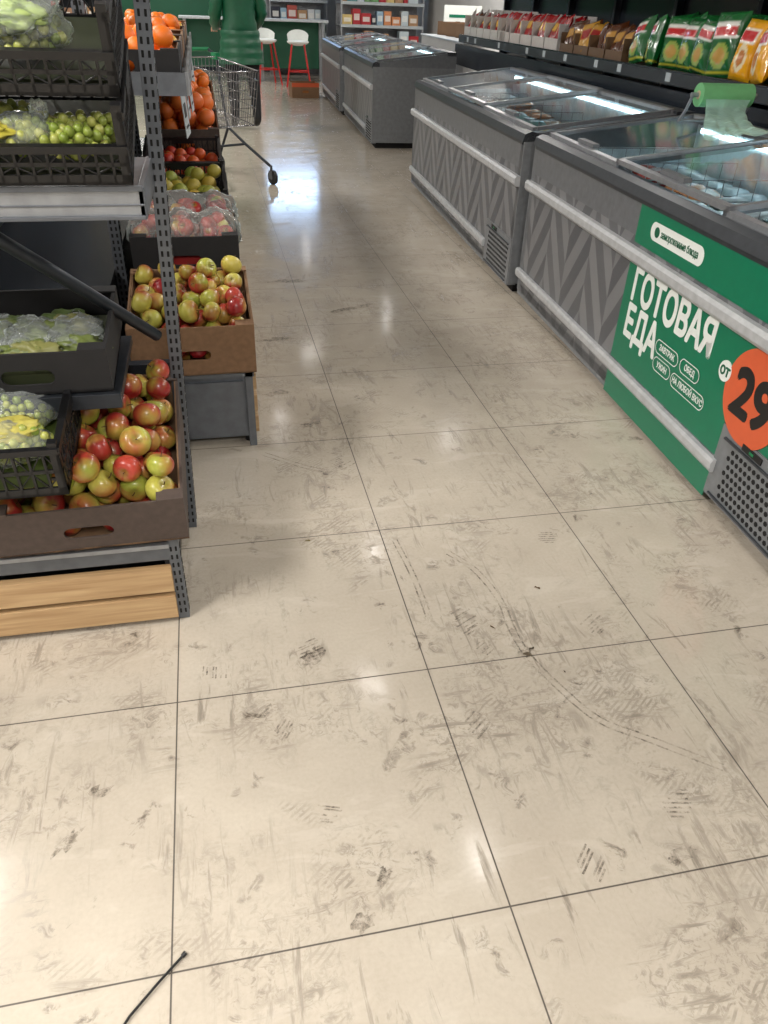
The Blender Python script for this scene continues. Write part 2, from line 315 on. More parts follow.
def freezer(y0,L,seed,sign=False,xo=0.0):
    rnd=random.Random(seed); b=MB(); D=0.90
    g0=0.52
    b.box(.05,D-.05,.05,L-.05,0.0,.06,'recess_shade')  # near-black block paints the shade of the gap under the cabinet
    b.box(0,.05,g0,L-.01,.06,.66,'chevron_film')
    b.box(0,.05,0.01,g0,.30,.66,'chevron_film')
    b.box(-.004,.05,0.01,g0,.05,.30,'frz_grey')
    b.box(.0,.05,g0,L-.01,.04,.10,'frz_grey')
    for r_ in range(7):
        for c_ in range(17):
            yy=.06+c_*.0235+(r_%2)*.012; zz=.083+r_*.026
            b.tube([(-.0055,yy,zz),(-.003,yy,zz)],.0085,'recess_shade',6)  # solid dark discs, shade of the grille holes painted on
    b.box(-.012,-.004,.05,g0-.03,.262,.268,'frz_rim'); b.box(-.012,-.004,.05,g0-.03,.062,.067,'frz_rim')
    b.box(-.008,-.004,.30,.40,.273,.293,'black_plastic'); b.box(-.0095,-.008,.34,.36,.279,.287,'green_handle')
    for ya,yb in ((0,.05),(L-.05,L)):
        b.box(.0,D,ya,yb,.06,.79,'frz_grey')
        b.prism([(.0,.79),(D,.79),(D,.93),(D-.08,.93),(.10,.835),(.03,.83)],ya,yb,'frz_top')
    b.box(D-.05,D,.05,L-.05,.06,.93,'frz_grey')
    def rail(z,h,x,ya,yb,mat='rail'): b.prism([(0,z-h/2),(0,z+h/2),(-x*.7,z+h/2),(-x,z+h/4),(-x,z-h/4),(-x*.7,z-h/2)],ya,yb,mat)
    rail(.155,.045,.022,g0 if not sign else .50,L); rail(.60,.05,.03,0,L)
    b.box(0,.06,.01,L-.01,.66,.79,'frz_top'); b.box(-.006,0,.02,L-.02,.775,.79,'frz_rim')
    b.prism([(-.012,.79),(.07,.79),(.07,.83),(.03,.838),(-.002,.825)],.0,L,'frz_rim')
    b.prism([(D-.10,.905),(D,.905),(D,.94),(D-.10,.94)],.0,L,'frz_rim')
    b.box(.05,.07,.05,L-.05,.30,.79,'liner'); b.box(D-.07,D-.05,.05,L-.05,.30,.90,'liner')
    b.box(.07,D-.07,.05,.07,.30,.79,'liner'); b.box(.07,D-.07,L-.07,L-.05,.30,.79,'liner'); b.box(.05,D-.05,.05,L-.05,.28,.30,'liner')
    b.box(.072,.078,.1,L-.1,.775,.79,'led_cold'); b.box(D-.078,D-.072,.1,L-.1,.865,.885,'led_cold')
    nd=int(L/.42)
    for i in range(nd+1):
        yy=.09+(L-.18)*i/nd
        for k in range(11): b.tube([(.08+k*.074,yy,.31),(.08+k*.074,yy,.79)],.002,'light_metal',4)
        for zz in (.79,.7): b.tube([(.08,yy,zz),(D-.08,yy,zz)],.003,'light_metal',4)
    for i in range(nd):
        ya=.10+(L-.18)*i/nd; yb=.08+(L-.18)*(i+1)/nd
        nx=4
        for j in range(nx):
            xa=.09+(D-.20)*j/nx; xb=xa+(D-.20)/nx-.012
            cc=rnd.choice(CT); hgt=rnd.uniform(.66,.75)+.03*j/3; ny=rnd.choice([2,3])
            for k in range(ny):
                for lay in range(2):
                    yk=ya+(yb-ya)*k/ny; yl=yk+(yb-ya)/ny-.01
                    T=TR((xa+xb)/2,(yk+yl)/2,hgt-.07+lay*.045,rnd.uniform(-.25,.25),rnd.uniform(-.15,.15),rnd.uniform(-.15,.15))
                    pouch(b,(xb-xa)*.97,(yl-yk)*.97,.05,T,cc,rnd,flat=True)
            b.box(xa,xb,ya,yb,.30,hgt-.10,'liner')
    def zs(x): return .832+(x-.04)*(.93-.832)/(D-.12)
    nl=3
    for i in range(nl):
        ya=.04+(L-.08)*i/nl; yb=.04+(L-.08)*(i+1)/nl+(.03 if i<nl-1 else 0); up=.012*(i%2)
        x0,x1=.05,D-.09
        for yy in (ya,yb-.022): b.prism([(x0,zs(x0)+up),(x1,zs(x1)+up),(x1,zs(x1)+.018+up),(x0,zs(x0)+.018+up)],yy,yy+.022,'light_metal' if i%2 else 'frz_top')
        for xx in (x0,x1-.025): b.prism([(xx,zs(xx)+up),(xx+.025,zs(xx+.025)+up),(xx+.025,zs(xx+.025)+.018+up),(xx,zs(xx)+.018+up)],ya,yb,'light_metal')
        b.add([(x0,ya,zs(x0)+.01+up),(x1,ya,zs(x1)+.01+up),(x1,yb,zs(x1)+.01+up),(x0,yb,zs(x0)+.01+up)],[(0,1,2,3)],'glass')
        b.box(x0+.02,x0+.05,(ya+yb)/2-.09,(ya+yb)/2+.09,zs(x0+.03)+.018+up,zs(x0+.03)+.035+up,'frz_top')
    if sign:
        b.box(-.003,0,g0,1.36,.185,.575,'green_sign'); b.box(-.003,0,0,g0,.305,.575,'green_sign'); b.box(-.003,0,.52,1.36,.03,.13,'green_sign'); b.box(-.004,0,0.0,1.36,.64,.775,'green_sign')
    W=Matrix.Translation((1.40+.052*y0+xo,y0,0))@Matrix.Rotation(ANG,4,'Z')
    return b.build('chest_freezer',world=W)
f1=freezer(1.33,2.62,1,True,.02); f2=freezer(4.03,3.0,2,False,-.01); f3=freezer(9.1,2.8,3,False,-.07); f4=freezer(12.0,2.8,4,False,-.12)
b=MB()
def disc(b,x,y,z,r,mat,t=.004): b.tube([(x,y,z),(x-t,y,z)],r,mat,48)
disc(b,-.003,.425,.425,.148,'orange_sign',.003); disc(b,-.003,.59,.445,.033,'white_ink',.004)
def pill(y,z,hw,hh,mat,x=-.003,t=.002,ring=None):
    pts=[]
    for k in range(24):
        a=2*math.pi*k/24+1e-4; pts.append((y+(hw-hh)*(1 if math.cos(a)>0 else -1)+hh*math.cos(a),z+hh*math.sin(a)))
    if ring:
        n=24; inner=[(y+(p[0]-y)*(1-ring/hw),z+(p[1]-z)*(1-ring/hh)) for p in pts]
        v=[(x-t,p[0],p[1]) for p in pts]+[(x-t,p[0],p[1]) for p in inner]
        b.add(v,[(k,(k+1)%n,n+(k+1)%n,n+k) for k in range(n)],mat)
    else:
        v=[(x-t,p[0],p[1]) for p in pts]+[(x,p[0],p[1]) for p in pts]
        b.add(v,[list(range(24))]+[(k,24+k,24+(k+1)%24,(k+1)%24) for k in range(24)],mat)
pill(1.06,.71,.19,.032,'white_ink')
for (y,z,hw) in ((.945,.360,.085),(.78,.362,.066),(.955,.298,.066),(.765,.295,.115)): pill(y,z,hw,.026,'white_ink',ring=.003)
disc(b,-.005,1.20,.71,.018,'green_dark',.001)
sp=b.build('sign_graphics'); sp.parent=f1
text('ГОТОВАЯ',.165,'white_ink',FT(-.004,1.30,.445),f1,.006,sx=.79)
text('ЕДА',.165,'white_ink',FT(-.004,1.30,.305),f1,.006,sx=.79)
text('замороженные блюда',.034,'green_dark',FT(-.0055,1.17,.70),f1,.0008,sx=.72)
for t_,y,z in (('ЗАВТРАК',.945,.350),('ОБЕД',.78,.352),('УЖИН',.955,.288),('НА ЛЮБОЙ ВКУС',.765,.285)): text(t_,.030,'white_ink',FT(-.004,y,z),f1,.0006,'CENTER',.82)
text('29',.20,'black_ink',FT(-.0065,.425,.355),f1,.008,'CENTER'); text('от',.05,'green_dark',FT(-.0075,.59,.432),f1,.0015,'CENTER')
# ---------------------------------------------------------------- right wall shelving
b=MB(); Y0=0.6; LL=9.2
GW=Matrix.Translation((1.40+.052*Y0,Y0,0))@Matrix.Rotation(ANG,4,'Z')
b.box(1.55,1.58,0,LL,0,2.3,'panel_dark')
b.box(.95,1.55,0,LL,.02,.10,'panel_dark')
for zz,xf in ((1.06,1.02),(1.55,1.1),(1.95,1.1)):
    b.box(xf,1.55,0,LL,zz,zz+.022,'frz_rim'); b.box(xf-.012,xf,0,LL,zz-.045,zz+.03,'panel_dark'); b.box(xf-.015,xf-.012,0,LL,zz-.04,zz+.02,'frz_rim')
    k=0.15
    rr=random.Random(int(zz*10))
    while k<LL-.1:
        b.box(xf-.018,xf-.015,k,k+.06,zz-.028,zz+.016,'price_paper'); k+=rr.uniform(.3,.9)
b.box(.97,1.0,0,LL,.80,1.0,'panel_dark')
for i in range(10):
    y=i*LL/9.0
    b.box(1.50,1.56,y-.02,y+.02,0,2.3,'dark_metal')
b.build('grocery_shelving',world=GW)
def paint_green(u,v,s):
    if abs(v)>.9: return S(30,110,52)
    if .2<v<.65 and abs(u)<.8-.3*(v-.2): return S(195,28,34) if (.27<v<.56 and abs(u)<.68) else S(228,228,220)
    q=(u/.65)**2+((v+.35)/.45)**2
    if q<.8: return S(190,150,80) if q<.3 else S(150,170,80)
    if -.95<v<-.82: return S(200,190,60)
    return S(14,96,42)
def paint_yellow(u,v,s):
    if abs(v)>.88: return S(225,170,26)
    if v>.2 and abs(u)<.75 and v<.65: return S(195,32,38) if v>.27 and v<.58 and abs(u)<.66 else S(236,230,215)
    if (u*u+(v+.3)**2)<.22: return S(190,120,60) if (u*u+(v+.3)**2)<.08 else S(236,220,180)
    return S(232,164,16)
def paint_red(u,v,s):
    if abs(v)>.85: return S(170,18,28)
    if abs(v-.2)<.25 and abs(u)<.6: return S(215,170,70)
    return S(150,18,26)
def paint_brown(u,v,s):
    if abs(v-.1)<.3 and abs(u)<.6: return S(190,140,60)
    return S(84,44,20)
def paint_gold(u,v,s):
    if abs(v-.1)<.3 and abs(u)<.6: return S(150,30,26)
    return S(190,140,50)
def stand(x,y,z,h,rz):
    return Matrix.Translation((x,y,z+h/2))@Matrix.Rotation(rz,4,'Z')@Matrix(((0,0,-1,0),(-1,0,0,0),(0,1,0,0),(0,0,0,1)))
def pouches(name,ya,yb,paint,w,h,t,rows=2,seed=1,z=1.084):
    b=MB(); r_=random.Random(seed); y=ya
    while y<yb-.02:
        ww=w*r_.uniform(.95,1.08)
        for k in range(rows):
            hh_=h*r_.uniform(.90,1.06)
            T=stand(1.10+k*.11+r_.uniform(-.02,.02),y+ww/2+r_.uniform(-.015,.015),z,hh_,r_.uniform(-.45,.45))@Matrix.Rotation(-.16+r_.uniform(-.1,.1),4,'X')@Matrix.Rotation(r_.uniform(-.18,.18),4,'Z')
            pouch(b,ww*1.0,hh_,t,T,(1,1,1,1),r_,paint=paint,nu=18,nv=28)
        y+=ww
    b.build(name,world=GW)
pouches('yellow_snack_packets',2.35,3.36,paint_yellow,.16,.27,.09,3,1)
pouches('green_snack_packets',3.52,4.68,paint_green,.19,.28,.10,3,2)
def open_cartons(name,ya,yb,cw,paints,seed,colr,h=.13,ph=.19):
    b=MB(); r_=random.Random(seed); y=ya
    while y<yb-.02:
        x0,x1,y1,z=1.04,1.34,y+cw-.015,1.084
        for a in ((x0,x0+.006,y,y1,h*.45),(x1-.006,x1,y,y1,h*1.3),(x0,x1,y,y+.006,h),(x0,x1,y1-.006,y1,h)):
            b.box(a[0],a[1],a[2],a[3],z,z+a[4],'painted',col=colr)
        b.prism([(x0,z+h*.45),(x0+.12,z+h*1.35),(x0+.12,z+h*.4),(x0,z+h*.4)],y,y+.006,'painted',col=colr); b.prism([(x0,z+h*.45),(x0+.12,z+h*1.35),(x0+.12,z+h*.4),(x0,z+h*.4)],y1-.006,y1,'painted',col=colr)
        n=max(2,int(cw/.11)); paint=r_.choice(paints)
        for k in range(n):
            for q in range(2):
                T=stand(x0+.08+q*.11,y+cw*(k+.5)/n,z,ph,r_.uniform(-.5,.5))@Matrix.Rotation(-.35+r_.uniform(-.25,.25),4,'X')@Matrix.Rotation(r_.uniform(-.35,.35),4,'Z')
                pouch(b,cw/n*1.05,ph,.07,T,(1,1,1,1),r_,paint=paint)
        y+=cw
    b.build(name,world=GW)
open_cartons('brown_snack_cartons',4.8,6.0,.30,[paint_brown,paint_gold],3,S(104,78,54),.13,.21)
open_cartons('red_snack_cartons',6.05,7.4,.33,[paint_red],4,S(200,194,190),.18,.24)
open_cartons('white_snack_cartons',7.5,9.1,.27,[paint_brown,paint_red],6,S(200,198,194),.19,.22)
open_cartons('chocolate_snack_cartons',0.1,2.2,.28,[paint_yellow],8,S(180,180,178))
# bag roll: axis across the aisle, free end hanging toward the viewer side and lying on the lid
b=MB(); C=Vector((.73,3.55-Y0,1.06)); RT=Matrix.Translation(C)@Matrix.Rotation(math.pi/2,4,'Z')
b.tube([(-.02,-.125,0),(-.02,.125,0)],.048,'painted',24,RT,S(112,180,122))
b.tube([(-.02,-.127,0),(-.02,.127,0)],.018,'painted',16,RT,S(190,170,140))
b.tube([(-.02,-.16,0),(-.02,.16,0)],.010,'light_metal',10,RT)
for sy in (-.15,.15): b.tube([(-.02,sy,0),(.02,sy,-.07),(.06,sy,-.115)],.007,'light_metal',8,RT)
b.tube([(.06,-.15,-.112),(.06,.15,-.112)],.007,'light_metal',8,RT)
vs=[];fs=[];nu,nv=24,30
for j in range(nv+1):
    for i in range(nu+1):
        u=i/nu*2-1; v=j/nv
        x=-.064-.05*v-.40*v**2+.015*noise.noise(Vector((u*2.5,v*3,1)))*v
        yl=u*(.112+.03*v-.03*math.sin(v*3.1))+.19*v**1.5
        z=-.004-(.085+.09*max(0,yl))*min(1,v*1.35)**.8
        z+=.022*abs(noise.noise(Vector((u*3,v*5,4))))*v+.008*math.sin(u*9+v*4)*v*.6
        vs.append((x,yl,z))
for j in range(nv):
    for i in range(nu): fs.append((j*(nu+1)+i,j*(nu+1)+i+1,(j+1)*(nu+1)+i+1,(j+1)*(nu+1)+i))
b.add(vs,fs,'hang_bag',RT,True)
b.build('plastic_bag_roll',world=GW)
# ---------------------------------------------------------------- produce helpers
def settle(n,x0,x1,y0,y1,r,rv,rnd,z0=0,dome=0.0,tries=40,k=.93):
    pts=[]
    cx,cy=(x0+x1)/2,(y0+y1)/2
    for _ in range(n):
        rr=r*rnd.uniform(1-rv,1+rv); best=None
        for t in range(tries):
            x=rnd.uniform(x0+rr,x1-rr); y=rnd.uniform(y0+rr,y1-rr); z=z0+rr
            for (px,py,pz,pr) in pts:
                d2_=(x-px)**2+(y-py)**2; RR=((rr+pr)*k)**2
                if d2_<RR: z=max(z,pz+math.sqrt(RR-d2_))
            sc=z+dome*math.hypot(x-cx,y-cy)
            if best is None or sc<best[0]: best=(sc,x,y,z)
        pts.append((best[1],best[2],best[3],rr))
    return pts
def rot_rand(rnd): return Matrix.Rotation(rnd.uniform(0,6.28),4,'Z')@Matrix.Rotation(rnd.uniform(-1.3,1.3),4,'X')@Matrix.Rotation(rnd.uniform(-1.3,1.3),4,'Y')
def apple(b,c,r,T,rnd,green=.35):
    ax=Vector((rnd.uniform(-1,1),rnd.uniform(-1,1),rnd.uniform(-.3,.6))).normalized(); red=rnd.uniform(-.7,.8) - (green-.35); sd=rnd.random()*99
    gy=rnd.random(); yel=lerp(S(150,166,62),S(196,180,84),gy); rd=lerp(S(140,26,32),S(178,66,50),rnd.random())
    def fn(d,ph,a):
        rad=1+.05*math.cos(ph)
        return Vector((d.x*rad,d.y*rad,d.z*.92-.30*math.exp(-(ph/.42)**2)+.16*math.exp(-((math.pi-ph)/.35)**2)))
    def cf(d,ph,a):
        t=.5+.6*d.dot(ax)+red*.8+.28*noise.noise(Vector((math.cos(a)*3+sd,math.sin(a)*3,ph*.6)))
        t+= .25*noise.noise(Vector((math.cos(a)*9+sd,math.sin(a)*9,ph*.8)))
        t=max(0,min(1,(t-.15)*1.25)); col=lerp(yel,rd,t)
        if ph<.3: col=lerp(col,S(130,120,50),.6)
        return col
    TT=T@Matrix.Translation(c)@rot_rand(rnd)
    b.ball((0,0,0),r,'apple_skin',20,14,TT,fn=fn,colfn=cf)
    b.tube([(0,0,r*.62),(r*.06,0,r*.85),(r*.16,0,r*1.05)],r*.035,'brown_stem',5,TT)
def orange(b,c,r,T,rnd,col,sz=.95):
    cc=lerp(col,S(255,150,40),rnd.random()*.3)
    def cf(d,ph,a): return S(90,110,40) if ph<.2 else cc
    b.ball(c,r,'citrus_skin',14,10,T,colfn=cf,sc=(1,1,sz))
def carton(b,w,d,h,T,mat='brown_card',mat_in='inner_card',hole=True,t=.006):
    b.box(0,w,0,d,0,t,mat_in,T)
    if hole: b.hole_panel(w,h,t,.055,.018,w/2,h*.42,mat,T,mat_in)
    else: b.box(0,w,0,t,0,h,mat,T)
    b.box(0,w,d-t,d,0,h,mat_in,T); b.box(0,t,t,d-t,0,h,mat,T); b.box(w-t,w,t,d-t,0,h,mat,T)
    for x0 in (0,w-.06):
        b.box(x0,x0+.06,0,.035,h,h+.004,mat,T); b.box(x0,x0+.06,d-.035,d,h,h+.004,mat,T)
    b.box(t,t+.004,t,d-t,t,h-.002,mat_in,T); b.box(w-t-.004,w-t,t,d-t,t,h-.002,mat_in,T)
def crate(b,w,d,h,T,mat='black_plastic',fh=None):
    t=.006
    for k in range(9): b.box(k*(w-t)/8,k*(w-t)/8+t,0,d,0,t,mat,T)
    for k in range(7): b.box(0,w,k*(d-t)/6,k*(d-t)/6+t,0,t,mat,T)
    def wall(T2,ln,h):
        b.box(0,ln,-.004,.010,h-.014,h,mat,T2); b.box(0,ln,0,t,0,.02,mat,T2); b.box(0,ln,0,t,h*.48,h*.48+.008,mat,T2)
        n=int(ln/.028)
        for k in range(n+1):
            x=k*(ln-.005)/n
            b.box(x,x+.005,0,t,0,h,mat,T2)
        for k in range(0,n,1):
            x=k*(ln-.005)/n; x2=(k+1)*(ln-.005)/n
            if k%2: x,x2=x2,x
            b.tube([(x,t/2,.02),(x2,t/2,h*.48)],.002,mat,4,T2)
            b.tube([(x2,t/2,h*.48),(x,t/2,h-.01)],.002,mat,4,T2)
        if h>.08: b.box(ln*.35,ln*.65,-.006,.012,h*.78,h,mat,T2)
    wall(T,w,fh or h); wall(T@Matrix.Translation((w,d,0))@Matrix.Rotation(math.pi,4,'Z'),w,h)
    wall(T@Matrix.Translation((0,d,0))@Matrix.Rotation(-math.pi/2,4,'Z'),d,h); wall(T@Matrix.Translation((w,0,0))@Matrix.Rotation(math.pi/2,4,'Z'),d,h)
    for x in (0,w-.018):
        for y in (0,d-.018): b.box(x,x+.018,y,y+.018,0,h+.012,mat,T)
def blob(b,c,r,sc,mat,rnd,T=None,amp=.25,col=None,seg=36,rings=24):
    sd=rnd.random()*99
    def fn(d,ph,a):
        k=1+amp*noise.noise(d*2.2+Vector((sd,0,0)))+amp*.7*abs(noise.noise(d*5+Vector((sd,3,0))))+amp*.35*abs(noise.noise(d*11+Vector((sd,3,7))))
        return d*k
    b.ball(c,r,mat,seg,rings,T,col=col,sc=sc,fn=fn)
def grapes(b,c,n,T,rnd,ext=(.07,.045,.03),r=.0095,cols=(S(124,144,54),S(184,186,98))):
    pts=[]
    tries=0
    while len(pts)<n and tries<n*20:
        tries+=1
        p=Vector((rnd.uniform(-1,1),rnd.uniform(-1,1),rnd.uniform(-1,1)))
        if p.length>1: continue
        q=Vector((p.x*ext[0],p.y*ext[1]*(1-.4*p.x),p.z*ext[2]))
        if any((q-o).length<r*1.65 for o in pts): continue
        pts.append(q)
    for q in pts:
        cc=lerp(cols[0],cols[1],rnd.random()); b.ball(Vector(c)+q,r*rnd.uniform(.9,1.1),'grape_skin',10,7,T,col=cc,sc=(1,1,1.1))
    b.tube([Vector(c)+Vector((-ext[0]*1.2,0,ext[2])),Vector(c),Vector(c)+Vector((ext[0]*.9,0,0))],.002,'painted',5,T,col=S(120,110,60))
def bagged_grapes(b,c,T,rnd,s=1.0,knot=True):
    grapes(b,c,95,T,rnd,(.082*s,.055*s,.04*s))
    blob(b,(c[0],c[1],c[2]+.003),.083*s,(1.05,.72,.55),'bag_film',rnd,T,.18)
    if knot: blob(b,(c[0]+.05*s,c[1]+.01,c[2]+.05*s),.026*s,(.8,.6,1.1),'bag_film',rnd,T,.5)
# ---------------------------------------------------------------- left front display rack
b=MB(); XR=-.165
b.box(-1.25,XR-.02,1.575,2.05,.0,.03,'dark_metal'); b.box(-1.25,XR-.02,2.0,2.05,.03,.30,'dark_metal')
b.box(-1.25,XR-.012,1.56,1.585,.195,.245,'grey_metal'); b.box(-1.25,XR-.012,1.56,2.05,.245,.25,'grey_metal')
b.box(-1.25,XR-.012,1.548,1.56,.238,.25,'light_metal')
for z0 in (.018,.105): b.box(-1.25,XR-.015,1.545,1.568,z0,z0+.072,'wood')
b.box(XR-.03,XR-.018,1.57,2.05,.0,.245,'dark_metal')
def post(b,p0,p1,w,d,mat,slot=True,step=.025):
    p0=Vector(p0);p1=Vector(p1); ax=(p1-p0); L_=ax.length
    T=Matrix.Translation(p0)@Matrix.Rotation(math.asin(max(-1,min(1,ax.x/L_))),4,'Y')
    b.box(-w/2,w/2,-d/2,d/2,0,L_,mat,T)
    if slot:
        k=.02
        while k<L_-.02:
            for sx_ in (-w*.22,w*.22):
                b.box(sx_-w*.09,sx_+w*.09,-d/2-.0012,-d/2+.001,k,k+step*.55,'recess_shade',T)  # slots are thin dark plates, their inner shade painted as colour
            b.box(w/2-.001,w/2+.0012,-d*.2,d*.2,k,k+step*.55,'recess_shade',T); k+=step
post(b,(XR-.002,1.575,0),(XR-.004,1.575,.26),.028,.03,'grey_metal')
post(b,(-.15,2.0,0),(-.095,2.0,1.75),.032,.05,'grey_metal')
post(b,(-1.25,2.0,0),(-1.25,2.0,1.75),.032,.05,'grey_metal')
for zz in (.5,.95,1.4): b.box(-1.25,-.13,2.0,2.03,zz,zz+.03,'dark_metal')
b.box(-1.25,-.24,1.66,2.02,.585,.605,'dark_metal'); b.box(-1.25,-.24,1.645,1.66,.575,.61,'dark_metal')
b.box(-1.25,-.135,1.66,2.02,1.03,1.04,'grey_metal')
b.box(-1.25,-.13,1.645,1.66,.985,1.045,'light_metal'); b.box(-1.25,-.13,1.638,1.646,.985,.993,'grey_metal'); b.box(-1.25,-.13,1.638,1.646,1.038,1.049,'grey_metal'); b.box(-1.25,-.13,1.643,1.6465,1.010,1.014,'grey_metal'); b.box(-.14,-.128,1.645,2.0,.985,1.045,'grey_metal')
b.tube([(-.46,1.68,.97),(-.36,1.76,.86),(-.17,1.97,.62)],.015,'dark_metal',8)
b.build('produce_display_rack',origin=(-.6,1.8,0),bevel=.0015)
b=MB(); rnd=random.Random(11); T=TR(-.565,1.53,.268,0,.20)@Matrix.Rotation(.02,4,'Z')
carton(b,.44,.50,.132,T,'brown_card','inner_card')
for (x,y,z,r) in settle(118,.012,.428,.012,.488,.034,.10,rnd,.008,dome=.10,tries=45): apple(b,(x,y,z),r,T,rnd,.18)
b.build('apple_box',origin=(-.36,1.78,.3))
b=MB(); T=TR(-.85,1.45,.475,0,.12)
crate(b,.50,.32,.12,T)
for i in range(4): bagged_grapes(b,(.28+.12*(i%2)+rnd.uniform(-.02,.02),.09+.13*(i//2),.075),T,rnd,.95,i%2==0)
for i in range(3): grapes(b,(rnd.uniform(.28,.42),rnd.uniform(.05,.25),.085),50,T,rnd)
blob(b,(.38,.10,.105),.055,(1.2,.7,.3),'painted',rnd,T,.45,S(186,176,84))
b.box(.04,.46,.02,.30,.01,.04,'painted',T,col=S(70,84,36))
b.build('grape_crate',origin=(-.6,1.6,.45))
b=MB()
for x0 in (-.60,-.96):
    T=TR(x0,1.66,.612,0,.10); carton(b,.345,.34,.10,T,'black_card','black_card')
    b.box(.02,.32,.02,.31,.01,.04,'painted',T,col=S(50,56,34))
    for i in range(9): blob(b,(rnd.uniform(.06,.28),rnd.uniform(.06,.27),.06),.045,(1.2,.7,.5),'painted',rnd,T,.5,random.Random(i).choice([S(96,108,52),S(126,126,72),S(74,92,44)]))
    for i in range(3): blob(b,(.08+i*.09,.16,.066),.058,(1,1.4,.42),'bag_film',rnd,T,.4)
b.build('greens_carton',origin=(-.6,1.8,.62))
b=MB()
for j,(dz,dy) in enumerate(((0,0),(.150,.0))):
    T=TR(-.665,1.63,1.052+dz,0,.30)
    crate(b,.52,.34,.135,T,fh=.075)
    b.box(.02,.50,.02,.32,.012,.02,'painted',T,col=S(40,46,26))
    if j==0:
        for i in range(6): grapes(b,(.28+rnd.uniform(-.02,.18),.05+rnd.uniform(0,.12),.06),60,T,rnd,(.06,.04,.025))
        bagged_grapes(b,(.33,.07,.065),T,rnd,.7); bagged_grapes(b,(.20,.12,.06),T,rnd,.9)
        blob(b,(.27,.04,.085),.035,(1.3,.6,.35),'painted',rnd,T,.45,S(180,170,60))
    else:
        bagged_grapes(b,(.36,.10,.07),T,rnd,.9); bagged_grapes(b,(.24,.09,.07),T,rnd,.8,False)
        blob(b,(.35,.09,.10),.055,(1.2,.8,.6),'bag_film',rnd,T,.5); blob(b,(.36,.085,.098),.04,(1.1,.8,.5),'painted',rnd,T,.5,S(176,196,120))
b.build('lattice_crate',origin=(-.4,1.8,1.05))
# ---------------------------------------------------------------- aisle-side display stand
b=MB()
b.box(-.275,.085,2.49,6.6,.03,.27,'grey_metal'); b.box(-.275,-.255,2.47,2.50,0,.29,'grey_metal'); b.box(.06,.085,2.47,2.50,0,.29,'grey_metal'); b.box(-.28,.09,2.47,6.6,.27,.288,'grey_metal')
b.box(-.25,.05,2.478,2.492,.045,.25,'grey_metal')
for z0 in (.03,.115,.20): b.box(.085,.098,2.52,6.6,z0,z0+.06,'wood')
for x in (-.25,.06):
    for y in (2.52,4.5,6.5): b.tube([(x,y,0),(x,y,.03)],.015,'black_plastic',8)
for y in (3.2,4.8,6.4): post(b,(-.38,y,0),(-.38,y,1.75),.04,.05,'grey_metal')
b.box(-.64,-.05,3.05,6.6,1.10,1.115,'grey_metal'); b.box(-.05,-.038,3.05,6.6,1.07,1.14,'light_metal'); b.box(-.64,-.05,3.04,3.05,1.07,1.14,'grey_metal')
b.box(-1.0,-.96,2.4,6.6,0,1.75,'dark_metal')
b.box(-.96,-.40,2.5,6.6,.0,.45,'panel_dark')
b.build('produce_display_stand',origin=(-.3,4.5,0))
b=MB(); rnd=random.Random(21); T=TR(-.305,2.455,.292,0,.17)
carton(b,.405,.42,.18,T,'tan_card','inner_card')
for (x,y,z,r) in settle(92,.012,.393,.012,.408,.0345,.1,rnd,.008,dome=.1): apple(b,(x,y,z),r,T,rnd,.22)
b.build('apple_box',origin=(-.1,2.65,.3))
def produce_box(name,x0,y0,z0,w,d,h,kind,mat,seed,rx=.12,n=30,rz=0,ry=0):
    b=MB(); rnd=random.Random(seed); T=TR(x0,y0,z0,rz,rx,ry)
    (crate if mat=='crate' else carton)(b,w,d,h,T,*(() if mat=='crate' else (mat,'inner_card')))
    if kind=='apple':
        for p in settle(n,.012,w-.012,.012,d-.012,.036,.1,rnd,.008,dome=.1,tries=25): apple(b,p[:3],p[3],T,rnd,-.1)
    elif kind=='bagged':
        for i in range(6):
            cx,cy=.08+(i%3)*(w-.16)/2,.11+(i//3)*(d-.22)
            for p in range(9):
                apple(b,(cx+rnd.uniform(-.05,.05),cy+rnd.uniform(-.05,.05),h*.75+rnd.uniform(-.02,.055)),.032,T,rnd,-.7)
            blob(b,(cx,cy,h*.8+.01),.09,(1,1,.85),'bag_film',rnd,T,.2)
        b.box(.01,w-.01,.01,d-.01,.01,h*.45,'painted',T,col=S(120,24,24))
    else:
        col={'orange':S(232,112,22),'mandarin':S(224,92,20),'lemon':S(226,184,44),'grapefruit':S(216,104,44),'tomato':S(170,30,20),'pear':S(140,152,62)}[kind]
        r={'orange':.038,'mandarin':.030,'lemon':.03,'grapefruit':.046,'tomato':.032,'pear':.034}[kind]
        for p in settle(n,.012,w-.012,.012,d-.012,r,.07,rnd,.008,dome=.1,tries=20): orange(b,p[:3],p[3],T,rnd,col)
    b.build(name,origin=(x0+w/2,y0+d/2,z0))
def block(name,y0,y1,x0,x1,z0,z1,mat):
    b=MB()
    n=max(1,round((z1-z0)/.16)); hh=(z1-z0)/n
    for k in range(n):
        T=TR(x0,y0,z0+k*hh); carton(b,x1-x0,y1-y0,hh-.004,T,mat,'black_card')
        b.box(.01,x1-x0-.01,.01,y1-y0-.01,.006,hh-.006,'black_card',T)
    b.build(name,origin=((x0+x1)/2,(y0+y1)/2,z0))
block('stacked_carton',2.97,3.40,-.305,.085,.290,.47,'black_card')
produce_box('bagged_apple_box',-.305,2.96,.475,.39,.42,.15,'bagged','black_card',31)
block('stacked_carton',3.52,3.95,-.305,.07,.290,.53,'black_card')
produce_box('pear_crate',-.305,3.52,.535,.375,.42,.13,'pear','crate',32,n=40)
block('stacked_carton',4.08,4.5,-.305,.065,.290,.56,'black_card')
produce_box('vegetable_crate',-.305,4.08,.565,.37,.42,.13,'tomato','crate',37,n=34)
